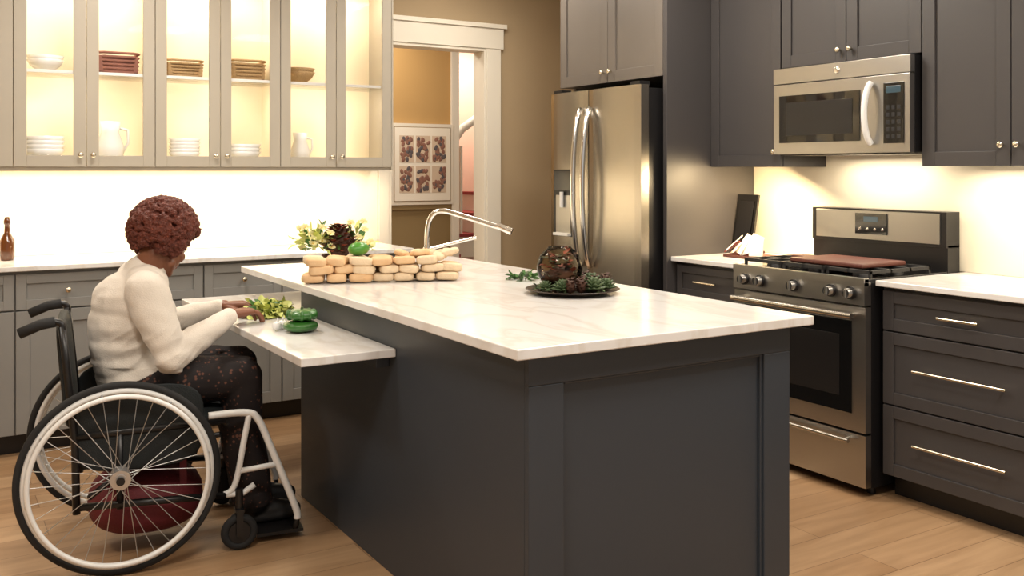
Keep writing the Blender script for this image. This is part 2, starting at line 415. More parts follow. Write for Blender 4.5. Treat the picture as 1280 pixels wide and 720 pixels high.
# ------------------------------------------------------------ left base cabinets + counter + backsplash
def left_base():
    a = Acc('base_cabinets'); m = M['cab_low']; f = 5.13
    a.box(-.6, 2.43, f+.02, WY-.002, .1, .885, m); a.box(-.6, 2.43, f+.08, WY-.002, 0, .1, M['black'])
    x = -.55
    ws = [.46, .46, .46, .42, .42, .42, .28]
    for i, w in enumerate(ws):
        a.frame('Y', x+.004, x+w-.004, .70, .868, f, m, fw=.045)
        a.frame('Y', x+.004, x+w-.004, .105, .692, f, m, fw=.06)
        a.knob('Y', x+w/2, .785, f); a.knob('Y', x+w-.04 if i % 2 == 0 else x+.04, .62, f)
        x += w
    a.done(.0015)
    simple('countertop_back', -.6, 2.45, 5.10, WY-.002, .886, .91, M['marble'], .003)
    simple('backsplash_back', -.6, 2.485, WY-.012, WY-.0015, .911, 1.363, M['splash'])
left_base()
def area(name, loc, sx, sy, e, col, rot=(0, 0, 0), spread=None):
    l = bpy.data.lights.new(name, 'AREA'); l.shape = 'RECTANGLE'; l.size = sx; l.size_y = sy; l.energy = e; l.color = col
    if spread: l.spread = spread
    o = bpy.data.objects.new(name, l); o.location = loc; o.rotation_euler = rot; S.collection.objects.link(o); return o
W1 = (1, .85, .64); W2 = (1, .92, .81)
area('undercabinet_light', (1.0, 5.53, 1.36), 2.8, .06, 19, W1)
a = Acc('led_strip'); a.box(-.3, 2.4, 5.56, 5.58, 1.374, 1.3845, M['led']); a.done()
a = Acc('oil_bottle')
a.lathe([(.03, 0), (.034, .01), (.034, .1), (.014, .14), (.012, .18), (.016, .185), (.016, .2), (.01, .22)], (.36, 5.48, .9105), M['amber'])
a.done()

# ------------------------------------------------------------ right wall cabinetry
def right_side():
    d = M['cab_dark']; F = 3.41
    a = Acc('base_cabinets')
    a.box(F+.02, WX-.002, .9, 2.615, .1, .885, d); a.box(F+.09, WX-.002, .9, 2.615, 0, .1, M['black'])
    for y1, y0 in ((2.605, 1.895), (1.885, 1.175)):
        for z0, z1, L in ((.705, .868, .085), (.40, .698, .195), (.105, .393, .195)):
            a.frame('X', y0, y1, z0, z1, F, d, fw=.05)
            c = (y0+y1)/2; a.pull('X', c-L, c+L, (z0+z1)/2+(.01 if L > .1 else 0), F)
    a.done(.0015)
    simple('countertop_range_side', 3.375, WX-.002, .9, 2.615, .886, .91, M['marble'], .003)
    a = Acc('base_cabinets')
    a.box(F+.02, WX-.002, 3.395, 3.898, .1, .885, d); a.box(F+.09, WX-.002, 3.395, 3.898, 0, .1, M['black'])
    a.frame('X', 3.40, 3.89, .705, .868, F, d, fw=.04); a.frame('X', 3.40, 3.89, .105, .698, F, d, fw=.05)
    a.pull('X', 3.57, 3.73, .79, F); a.knob('X', 3.45, .62, F)
    a.done(.0015)
    simple('countertop_fridge_side', 3.375, WX-.002, 3.395, 3.898, .886, .91, M['marble'], .003)
    a = Acc('backsplash_right'); a.box(WX-.012, WX-.0015, .9, 3.899, .911, 1.384, M['splash']); a.box(WX-.012, WX-.0015, 2.603, 3.392, 1.384, 1.87, M['splash']); a.done()
    U = 3.66
    a = Acc('upper_cabinets')
    a.box(U+.02, WX-.0015, 1.0, 2.600, 1.385, 2.5, d)
    a.box(U+.02, WX-.0015, 2.602, 3.393, 1.875, 2.5, d)
    a.box(U+.02, WX-.0015, 3.396, 3.899, 1.385, 2.5, d)
    for y0, y1, z0 in ((2.205, 2.598, 1.385), (1.80, 2.200, 1.385), (1.40, 1.797, 1.385), (2.604, 2.995, 1.875), (2.999, 3.391, 1.875), (3.40, 3.897, 1.385)):
        a.frame('X', y0, y1, z0, 2.49, U, d, fw=.06)
    for y, z in ((2.235, 1.47), (2.17, 1.47), (2.965, 1.93), (3.03, 1.93), (3.43, 1.46)): a.knob('X', y, z, U)
    a.done(.0015)
    a = Acc('fridge_surround_cabinet')
    a.box(3.35, WX-.014, 3.90, 3.93, 0, 2.55, d)
    a.box(3.37, WX-.002, 3.932, 4.90, 1.87, 2.55, M['cab_mid'])
    a.frame('X', 3.936, 4.413, 1.87, 2.54, 3.35, M['cab_mid'], fw=.065); a.frame('X', 4.418, 4.896, 1.87, 2.54, 3.35, M['cab_mid'], fw=.065)
    a.knob('X', 4.38, 1.93, 3.35); a.knob('X', 4.45, 1.93, 3.35)
    a.box(3.45, WX-.002, 4.87, 4.90, 0, 1.87, M['cab_mid'])
    a.done(.0015)
    area('undercabinet_light', (3.72, 3.60, 1.37), .10, .36, 17, (1, .74, .42), rot=(math.radians(25), 0, 0))
    area('undercabinet_light', (3.84, 1.95, 1.37), .06, 1.2, 10, W1)
    area('hood_light', (3.85, 3.0, 1.425), .06, .5, 3.5, W1)
right_side()

# ------------------------------------------------------------ microwave
def microwave():
    a = Acc('microwave'); st = M['steel2']; y0, y1 = 2.612, 3.388; X = 3.60; z0, z1 = 1.445, 1.865
    a.box(X+.03, WX-.014, y0, y1, z0, z1, M['black'])
    a.box(X, X+.03, y0, y1, z1-.075, z1, st)
    for i in range(24):
        y = y0+.05+i*.028
        a.box(X+.005, X+.028, y, y+.014, z1-.001, z1+.001, M['black'])
    a.box(X, X+.03, y0+.002, y1-.002, z0, z1-.08, st)
    a.box(X-.004, X+.001, 2.87, y1-.04, z0+.055, z1-.135, M['blackgloss'])
    a.box(X-.006, X-.003, 2.91, y1-.085, z0+.09, z1-.17, M['black'])
    a.box(X-.004, X+.001, y0+.03, 2.745, z0+.04, z1-.115, M['blackgloss'])
    for r in range(5):
        for c in range(3):
            a.box(X-.006, X-.004, y0+.045+c*.028, y0+.062+c*.028, z0+.06+r*.032, z0+.078+r*.032, M['iron'])
    a.box(X-.006, X-.004, y0+.045, 2.73, z1-.16, z1-.13, M['disp'])
    pts = []
    for i in range(13):
        t = i/12; pts.append((X-.012-.045*math.sin(math.pi*t)**.6, 2.805, z0+.04+t*(z1-z0-.15)))
    a.tube(pts, .014, M['wheelwhite'])
    a.sph((X-.002, 3.0, z1-.035), (.004, .018, .018), M['chrome'])
    a.box(X+.03, WX-.05, y0+.02, y1-.02, z0-.006, z0, M['black'])
    a.done(.002)
microwave()

# ------------------------------------------------------------ range
def stove():
    a = Acc('gas_range'); st = M['steel2']; y0, y1 = 2.628, 3.382; X = 3.33
    a.box(X+.035, WX-.015, y0, y1, .04, .90, M['black'])
    for y in (y0+.05, y1-.05):
        a.cyl((X+.1, y, 0), (X+.1, y, .05), .018, .018, M['black']); a.cyl((3.9, y, 0), (3.9, y, .05), .018, .018, M['black'])
    a.box(X, X+.035, y0, y1, .045, .262, st)
    a.box(X, X+.035, y0, y1, .272, .795, st)
    a.box(X-.004, X+.001, y0+.068, y1-.068, .345, .735, M['blackgloss'])
    a.box(X-.006, X-.003, y0+.13, y1-.13, .41, .67, M['black'])
    a.box(X-.008, X+.035, y0, y1, .805, .90, st)
    for i in range(5):
        y = [.07, .17, .377, .58, .68][i]+y0
        a.cyl((X-.008, y, .852), (X-.018, y, .852), .027, .027, M['black']); a.cyl((X-.018, y, .852), (X-.042, y, .852), .022, .019, M['chrome'])
        a.box(X-.046, X-.04, y-.004, y+.004, .834, .87, st)
    a.pull('X', y0+.03, y1-.03, .762, X, M['steel'], r=.013, off=.05)
    a.pull('X', y0+.06, y1-.06, .235, X, M['steel'], r=.009, off=.035)
    a.box(X-.005, 3.88, y0, y1, .90, .915, M['blackgloss'])
    a.box(X-.010, X+.02, y0, y1, .885, .917, st)
    for yc in (y0+.13, (y0+y1)/2, y1-.13):
        for xx in (X+.05, X+.18, X+.31, X+.44):
            a.box(xx, xx+.012, yc-.115, yc+.115, .93, .945, M['iron'])
        for yy in (yc-.115, yc-.006, yc+.103):
            a.box(X+.05, X+.452, yy, yy+.012, .93, .945, M['iron'])
        for xx in (X+.05, X+.44):
            for yy in (yc-.115, yc+.103): a.box(xx, xx+.012, yy, yy+.012, .914, .932, M['iron'])
        for xx in (X+.14, X+.36): a.cyl((xx, yc, .914), (xx, yc, .928), .04, .034, M['iron'])
    a.box(3.885, 3.97, y0, y1, .90, 1.03, M['black'])
    a.box(3.875, 3.97, y0, y1, 1.02, 1.18, M['black'])
    a.box(3.868, 3.876, y0+.03, y1-.03, 1.035, 1.172, st)
    a.box(3.863, 3.869, 2.93, 3.11, 1.06, 1.16, M['blackgloss'])
    a.box(3.861, 3.864, 2.98, 3.06, 1.12, 1.145, M['disp'])
    for i in range(4): a.sph((3.864, 2.955+i*.043, 1.085), (.003, .009, .009), M['chrome'], seg=10)
    a.done(.002)
    b = Acc('wooden_cutting_board')
    b.box(3.42, 3.72, 2.72, 3.12, .9455, .965, M['wood']); b.box(3.54, 3.60, 3.11, 3.22, .9455, .965, M['wood']); b.done(.006)
stove()

# ------------------------------------------------------------ fridge
def fridge():
    a = Acc('refrigerator'); X = 3.20; y0, ym, y1 = 3.945, 4.41, 4.79; st = M['steel']; zt = 1.82
    a.box(X+.065, 3.95, y0+.01, y1-.01, .02, zt-.015, M['black'])
    a.box(X+.08, X+.2, y0+.02, y1-.02, 0, .05, M['black'])
    for d0, d1 in ((y0, ym-.004), (ym+.004, y1)):
        n = 10; pts = []
        for i in range(n+1):
            t = i/n; y = d0+(d1-d0)*t; x = X+.012-.012*math.sin(math.pi*t)**.5
            pts += [(x, y, .06), (x, y, zt)]
        pts += [(X+.065, d1, .06), (X+.065, d1, zt), (X+.065, d0, .06), (X+.065, d0, zt)]
        N_ = len(pts)//2
        a.poly(pts, [(2*i, 2*((i+1) % N_), 2*((i+1) % N_)+1, 2*i+1) for i in range(N_)]+[tuple(range(0, 2*N_, 2)), tuple(range(1, 2*N_, 2))], st)
    for y in (ym-.045, ym+.045):
        pts = []
        for i in range(17):
            t = i/16; pts.append((X-.012-.055*math.sin(math.pi*t)**.55, y, .82+t*.90))
        a.tube(pts, .015, M['chrome'], 12)
    a.box(X-.004, X+.02, ym+.12, y1-.05, .98, 1.37, M['black'])
    a.box(X-.007, X-.002, ym+.13, y1-.06, 1.25, 1.36, M['blackgloss'])
    a.box(X-.008, X-.004, ym+.15, y1-.08, 1.00, 1.22, M['steel2'])
    a.box(X-.03, X, ym+.15, y1-.08, .985, 1.0, M['white'])
    a.cyl((X-.02, (ym+.12+y1-.05)/2, 1.15), (X-.02, (ym+.12+y1-.05)/2, 1.24), .012, .012, M['white'])
    a.box(X+.02, X+.09, y0+.02, y0+.1, zt-.002, zt+.02, M['black']); a.box(X+.02, X+.09, y1-.1, y1-.02, zt-.002, zt+.02, M['black'])
    a.done()
fridge()

# ------------------------------------------------------------ island
def island():
    m = M['island']
    a = Acc('kitchen_island')
    x0, x1, y0, y1 = 1.35, 2.325, 2.12, 3.90
    zt = .880
    a.box(x0+.0, x1, y0+.02, y1, 0, zt, m)
    a.box(x0, x1, y0, y0+.02, 0, .09, m); a.box(x0, x1, y0, y0+.02, .80, zt, m)
    a.box(x0, x0+.112, y0, y0+.02, .09, .80, m); a.box(x1-.112, x1, y0, y0+.02, .09, .80, m)
    for b in ((x0+.112, x0+.120, .09, .80), (x1-.12, x1-.112, .09, .80), (x0+.12, x1-.12, .09, .098), (x0+.12, x1-.12, .792, .80)):
        a.box(b[0], b[1], y0+.009, y0+.02, b[2], b[3], m)
    a.box(1.68, x1, y1, 4.52, 0, zt, m)
    a.box(1.29, 2.39, 2.08, 4.58, zt+.001, .91, M['marble'])
    a.done(.003)
    a = Acc('lowered_worktop')
    a.box(1.02, 1.349, 2.945, 4.60, .742, .77, M['marble'])
    a.box(1.349, 1.678, 3.902, 4.60, .742, .77, M['marble'])
    a.box(1.30, 1.349, 3.0, 3.9, .70, .742, m); a.box(1.62, 1.678, 3.92, 4.5, .70, .742, m)
    a.done(.003)
island()

# faucet
a = Acc('kitchen_faucet'); B = Vector((1.99, 4.0, .9105)); D = Vector((.28, -.28, 0))
a.cyl(B, B+Vector((0, 0, .02)), .028, .026, M['chrome'])
a.cyl(B+Vector((0, 0, .02)), B+Vector((0, 0, .10)), .02, .018, M['chrome'])
prof = [(0, .08), (0, .16), (.03, .225), (.1, .262), (.22, .268), (.4, .25), (.6, .228), (.8, .205), (1, .185)]
def cr(P, n=6):
    out = []
    for i in range(len(P)-1):
        p0 = P[max(i-1, 0)]; p1 = P[i]; p2 = P[i+1]; p3 = P[min(i+2, len(P)-1)]
        for k in range(n):
            t = k/n
            out.append(.5*((2*p1)+(-p0+p2)*t+(2*p0-5*p1+4*p2-p3)*t*t+(-p0+3*p1-3*p2+p3)*t**3))
    out.append(P[-1]); return out
a.tube(cr([B+D*s+Vector((0, 0, z)) for s, z in prof]), .012, M['chrome'], 12)
a.cyl(B+D*.86+Vector((0, 0, .203)), B+D*1.02+Vector((0, 0, .178)), .015, .017, M['chrome'])
a.tube(cr([B+Vector((0, 0, .09)), B+D*.2+Vector((0, 0, .11)), B+D*.6+Vector((0, 0, .15))]), .008, M['chrome'])
a.done()

# bread stack
def bread():
    a = Acc('bread_loaves'); p0 = Vector((1.295, 3.735)); p1 = Vector((1.92, 3.515))
    d = (p1-p0); L = d.length; d.normalize(); n = Vector((-d.y, d.x)); ang = math.atan2(d.y, d.x)
    for row in range(2):
        for lay in range(3):
            cnt = 7 if lay < 2 else 6
            for i in range(cnt):
                s = (i+.58+(.35 if lay % 2 else 0)*.6)/7.3*L+random.uniform(-.008, .008)
                q = p0+d*s+n*(row*.08+random.uniform(-.010, .012))
                a.sph((q.x, q.y, .912+.0195+lay*.033), (.046*random.uniform(.85, 1.1), .038, .0185*random.uniform(.9, 1.02)), random.choice([M['bread'], M['bread2'], M['bread']]),
                      rot=(random.uniform(-.04, .04) if lay == 0 else random.uniform(-.09, .09), 0 if lay == 0 else random.uniform(-.10, .10), ang+random.uniform(-.3, .3)), p=.5, seg=20)
    for i in range(8):
        q = p0+d*random.uniform(.6, .93)*L+n*random.uniform(.02, .12)
        a.sph((q.x, q.y, 1.014+random.uniform(0, .014)), (.040, .026, .013), random.choice([M['bread2'], M['bread']]), rot=(random.uniform(-.4, .4), random.uniform(-.3, .3), random.uniform(0, 3)), p=.5, seg=16)
    a.done()
bread()

def arrangement():
    a = Acc('flower_arrangement'); c = (1.555, 4.02, .9115); a.zfloor = .912
    a.lathe([(.05, 0), (.06, .01), (.075, .05), (.065, .085), (.06, .085), (.01, .03)], c, M['cone'])
    for i in range(110):
        t = i/110; an = i*2.4; r = .066*math.sin(math.pi*(.15+.8*t)); z = .08+.13*t
        a.leaf((c[0]+math.cos(an)*r*.8, c[1]-.03+math.sin(an)*r*.8, c[2]+z), (math.cos(an), math.sin(an), .5), (0, 0, 1), .035, .03, M['cone'] if i % 3 else M['petalr'])
    a.sph((c[0], c[1]-.03, c[2]+.135), (.058, .058, .065), M['cone'])
    a.clump((c[0]-.07, c[1]+.03, c[2]+.11), .11, 130, .05, .025, [M['leaf'], M['leafy'], M['leafy']])
    a.clump((c[0]+.09, c[1]+.04, c[2]+.09), .11, 110, .05, .025, [M['leaf'], M['leafy']])
    for i in range(24):
        p = Vector((c[0]+random.choice([-1, 1])*random.uniform(.05, .17), c[1]+random.uniform(-.08, .06), c[2]+random.uniform(.11, .22)))
        for k in range(7):
            an = k*.9; a.leaf(p, (math.cos(an), math.sin(an)*.6-.3, math.sin(an)*.6+.4), (0, -1, .3), .022, .015, M['petal'])
        a.sph(p, .005, M['lemon'], seg=8)
    a.done()
arrangement()
a = Acc('green_squash')
a.sph((1.525, 3.695, 1.0445), (.050, .038, .028), M['lime'], rot=(0, .0, .4), seg=24); a.cyl((1.57, 3.714, 1.047), (1.585, 3.72, 1.057), .006, .004, M['leafd'], 8)
a.done()
a = Acc('herb_sprigs'); a.zfloor = .9112; a.clump((2.15, 3.40, .914), .07, 70, .035, .018, [M['leaf'], M['leafd']], .35); a.done()

def rosette(a, c, r, m, m2=None):
    for lay in range(4):
        n = 9-lay*1; el = .25+lay*.33
        for k in range(n):
            an = k*2*math.pi/n+lay*.4
            d = Vector((math.cos(an)*math.cos(el), math.sin(an)*math.cos(el), math.sin(el)))
            q = d.to_track_quat('X', 'Z').to_matrix()
            a.sph(Vector(c)+d*r*.55, (r*.5, r*.2, r*.09), (m2 if (m2 and lay > 1) else m), rot=q, seg=10)
def centerpiece():
    a = Acc('succulent_centerpiece'); C = Vector((2.06, 2.93, .9105)); a.zfloor = .918
    a.lathe([(.12, 0), (.13, .004), (.172, .016), (.176, .018), (.17, .02), (.12, .010), (.01, .008)], C, M['plate'], 40)
    g = C+Vector((-.045, .02, .012)); prof = []
    for i in range(15):
        t = -math.pi/2+.35+(math.pi-.85)*i/14
        prof.append((.085*math.cos(t), .085+.085*math.sin(t)))
    a.lathe(prof, g, M['bowlglass'], 36)
    top = prof[-1]; a.torus((g.x, g.y, g.z+top[1]), top[0], .003, M['bowlglass'], 'Z', 36, 8)
    for i in range(150):
        an = random.uniform(0, 6.28); r = random.uniform(.01, .055); z = random.uniform(.02, .13)
        a.leaf(g+Vector((math.cos(an)*r, math.sin(an)*r, z)), (math.cos(an)+random.uniform(-1, 1), math.sin(an)+random.uniform(-1, 1), .3), (0, 0, 1), .03, .026, random.choice([M['cone'], M['cone'], M['petalr'], M['leafd']]))
    a.sph(g+Vector((0, 0, .045)), (.06, .06, .04), M['cone'])
    for (dx, dy, r, m) in ((.07, -.02, .055, M['leafd']), (.115, .03, .045, M['leaf']), (.02, -.1, .05, M['leafd']), (-.09, -.07, .045, M['leafd']),
                           (.09, -.09, .04, M['leafd']), (-.12, .0, .035, M['leafd']), (.05, .09, .05, M['leafd'])):
        rosette(a, C+Vector((dx, dy, .02)), r, m, M['leafd'])
    for (dx, dy) in ((-.04, -.11), (.06, -.06), (.13, -.03), (.02, .1), (-.08, -.1), (.0, -.06), (.1, .06)):
        for i in range(22):
            an = i*2.4; t = i/22; rr = .024*math.sin(math.pi*(.2+.7*t))
            a.leaf(C+Vector((dx+math.cos(an)*rr*.6, dy+math.sin(an)*rr*.6, .015+.05*t)), (math.cos(an), math.sin(an), .5), (0, 0, 1), .02, .018, M['cone'])
        a.sph(C+Vector((dx, dy, .038)), (.018, .018, .024), M['cone'], seg=10)
    a.clump(C+Vector((0, 0, .015)), .14, 140, .03, .016, [M['leafd'], M['leafd'], M['cone']], .25)
    a.done()
centerpiece()

a = Acc('sliced_green_squash')
a.sph((1.19, 3.44, .7925), (.062, .062, .0215), M['squash'], seg=28, p=.8); a.sph((1.193, 3.437, .834), (.056, .056, .02), M['squash'], seg=28, p=.8)
for k in range(10):
    an = k*.628; a.sph((1.193+math.cos(an)*.045, 3.437+math.sin(an)*.045, .834), (.016, .01, .019), M['squash'], rot=(0, 0, an), seg=10)
a.cyl((1.193, 3.437, .85), (1.195, 3.437, .862), .006, .005, M['leafd'], 8)
a.done()
a = Acc('lettuce'); a.zfloor = .7715; a.clump((1.20, 3.90, .774), .10, 420, .036, .036, [M['leafy'], M['leafy'], M['leafy'], M['leafy'], M['leaf']], .5)
a.done()
a = Acc('garlic_bulbs')
for p in ((1.12, 3.50, .789), (1.15, 3.53, .787)):
    a.sph(p, (.02, .02, .0175), M['white'], seg=12); a.cyl((p[0], p[1], p[2]+.012), (p[0]+.004, p[1], p[2]+.03), .006, .002, M['white'], 8)
a.done()

a = Acc('tablet_stand')
a.box(3.83, 3.845, 3.74, 3.89, .925, 1.235, M['blackgloss'], rot=(0, .18, 0)); a.box(3.825, 3.826, 3.76, 3.87, .96, 1.2, M['black'], rot=(0, .18, 0))
a.box(3.78, 3.93, 3.76, 3.87, .911, .925, M['wood'])
a.done(.003)
a = Acc('recipe_card_holder')
a.box(3.60, 3.78, 3.48, 3.74, .911, .925, M['wood'])
for i in range(9):
    y = 3.50+i*.024
    a.box(3.63+.01*(i % 3), 3.635+.01*(i % 3), y, y+.07, .925, 1.01+.03*math.sin(i*2), (M['paper'], M['paper'], M['red'])[i % 3], rot=(.35*math.sin(i*1.7), .25+.08*i, .5-.2*i))
a.done()

# ------------------------------------------------------------ wheelchair (faces the island, turned slightly)
PIV = Vector((.567, 3.46, 0)); CR = math.radians(-8.5)
CX = Matrix.Translation(PIV) @ Matrix.Rotation(CR, 4, 'Z') @ Matrix.Translation(-PIV)
def wheelchair():
    a = Acc('wheelchair'); cx, cz, R = .567, .327, .327; yn, yf = 3.46, 4.10; a.xf = CX
    for y, o in ((yn, -1), (yf, 1)):
        c = (cx, y, cz)
        a.torus(c, R-.0125, .0125, M['rubber'], n=80)
        a.torus(c, R-.032, .011, M['wheelwhite'], n=80)
        a.torus((cx, y+o*.035, cz), R-.045, .0085, M['wheelwhite'], n=80)
        for k in range(8):
            an = k*math.pi/4+.2
            a.cyl((cx+math.cos(an)*(R-.045), y+o*.035, cz+math.sin(an)*(R-.045)), (cx+math.cos(an)*(R-.032), y, cz+math.sin(an)*(R-.032)), .004, .004, M['spoke'], 6)
        a.cyl((cx, y-.035, cz), (cx, y+.035, cz), .020, .020, M['spoke']); a.cyl((cx, y-.03, cz), (cx, y-.024, cz), .033, .033, M['spoke']); a.cyl((cx, y+.024, cz), (cx, y+.03, cz), .033, .033, M['spoke'])
        a.cyl((cx, y-.045, cz), (cx, y-.034, cz), .014, .012, M['black'])
        n = 32
        for k in range(n):
            an = k*2*math.pi/n; off = .55*(1 if k % 4 < 2 else -1); side = -.027 if k % 2 else .027
            a.cyl((cx+math.cos(an+off)*.031, y+side, cz+math.sin(an+off)*.031), (cx+math.cos(an)*(R-.034), y, cz+math.sin(an)*(R-.034)), .0015, .0015, M['spoke'], 5)
    bl = M['black']; wh = M['wheelwhite']
    for y, o in ((3.535, -1), (4.025, 1)):
        a.tube([(.43, y, .20), (.425, y, .45), (.40, y, .70), (.385, y, .84)], .013, bl)
        a.tube(cr([Vector(p) for p in ((.388, y, .80), (.385, y, .845), (.36, y, .857), (.32, y, .85), (.26, y, .825))]), .012, bl)
        a.tube([(.365, y, .857), (.32, y, .85), (.255, y, .823)], .018, M['rubber'])
        a.tube([(.43, y, .46), (.92, y, .47)], .013, bl)
        a.tube([(.44, y, .22), (.92, y, .20)], .013, bl)
        a.tube([(.567, y-o*.0, .47), (.567, y, .20)], .012, bl)
        a.cyl((cx, y, cz), (cx, y+o*.06, cz), .012, .012, M['spoke'])
        a.sph((.63, y, .475), (.215, .005, .145), M['fabric_black'], p=.55, seg=28)
        a.tube(cr([Vector(p) for p in ((.86, y, .49), (.98, y, .49), (1.03, y, .465), (1.08, y, .35), (1.165, y, .13), (1.175, y, .08))]), .013, wh)
        a.tube(cr([Vector(p) for p in ((1.00, y, .48), (.985, y, .40), (.95, y, .23), (.90, y, .20))]), .011, wh)
        a.tube([(.965, y, .28), (1.105, y, .29)], .010, wh)
        a.tube([(.86, y, .20), (.98, y, .20), (1.02, y, .225)], .011, wh)
        cc = (.965, y+o*.01, .065)
        a.torus(cc, .05, .015, M['rubber'], n=28); a.cyl((cc[0], cc[1]-.012, cc[2]), (cc[0], cc[1]+.012, cc[2]), .038, .038, bl)
        for s in (-.022, .022): a.box(cc[0]-.012, cc[0]+.012, cc[1]+s-.003, cc[1]+s+.003, .055, .145, bl)
        a.box(cc[0]-.015, cc[0]+.015, cc[1]-.026, cc[1]+.026, .14, .15, bl); a.cyl((cc[0], cc[1], .15), (cc[0], cc[1], .22), .014, .014, bl)
    a.box(1.03, 1.20, 3.55, 4.01, .024, .036, bl)
    a.tube([(1.175, 3.535, .085), (1.17, 3.56, .03), (1.17, 4.0, .03), (1.175, 4.025, .085)], .010, bl)
    a.tube([(.567, 3.535, cz), (.567, 4.025, cz)], .014, bl)
    a.tube([(.92, 3.535, .46), (.92, 4.025, .46)], .012, bl); a.tube([(.47, 3.535, .25), (.9, 4.025, .42)], .01, bl); a.tube([(.47, 4.025, .25), (.9, 3.535, .42)], .01, bl)
    a.sph((.67, 3.78, .465), (.26, .235, .032), M['fabric_black'], p=.4, seg=28)
    a.sph((.395, 3.78, .66), (.020, .235, .19), M['fabric_black'], p=.4, rot=(0, -.09, 0), seg=28)
    a.sph((.66, 3.76, .165), (.20, .19, .115), M['maroon'], p=.8, seg=28)
    for x in (.54, .78):
        a.box(x-.012, x+.012, 3.62, 3.624, .2, .46, M['maroon']); a.box(x-.012, x+.012, 3.9, 3.904, .2, .46, M['maroon'])
    return a.done()
wheelchair()

# ------------------------------------------------------------ woman
def remesh(acc, vox, smooth=2, fac=.5):
    me = acc.mesh()
    ob = bpy.data.objects.new('tmp', me); S.collection.objects.link(ob)
    r = ob.modifiers.new('r', 'REMESH'); r.mode = 'VOXEL'; r.voxel_size = vox; r.use_smooth_shade = True
    sm = ob.modifiers.new('s', 'SMOOTH'); sm.iterations = smooth; sm.factor = fac
    dg = bpy.context.evaluated_depsgraph_get()
    out = bpy.data.meshes.new_from_object(ob.evaluated_get(dg))
    bpy.data.objects.remove(ob); return out
def displace(me, fn):
    cos = [v.co.copy() for v in me.vertices]; ns = [v.normal.copy() for v in me.vertices]; out = []
    for c, n in zip(cos, ns):
        d = c+n*fn(c, n); out.extend((d.x, d.y, d.z))
    me.vertices.foreach_set('co', out); me.update()
def rc(a, p, q, r0, r1):
    m = M['skin']; a.cyl(p, q, r0, r1, m, 20); a.sph(p, r0, m, seg=20); a.sph(q, r1, m, seg=20)

woman_mats = [M['sweater'], M['trouser'], M['skin'], M['shoe'], M['hair'], M['lip'], M['eyew'], M['eyeb']]
WV, WF, WM = [], [], []
def add(me, fn):
    b = len(WV)
    WV.extend([tuple(v.co) for v in me.vertices])
    for p in me.polygons:
        WF.append(tuple(b+i for i in p.vertices)); WM.append(fn(p.center))
def segd(c, p, q):
    d = q-p; t = max(0, min(1, (c-p).dot(d)/d.dot(d))); return (c-(p+d*t)).length

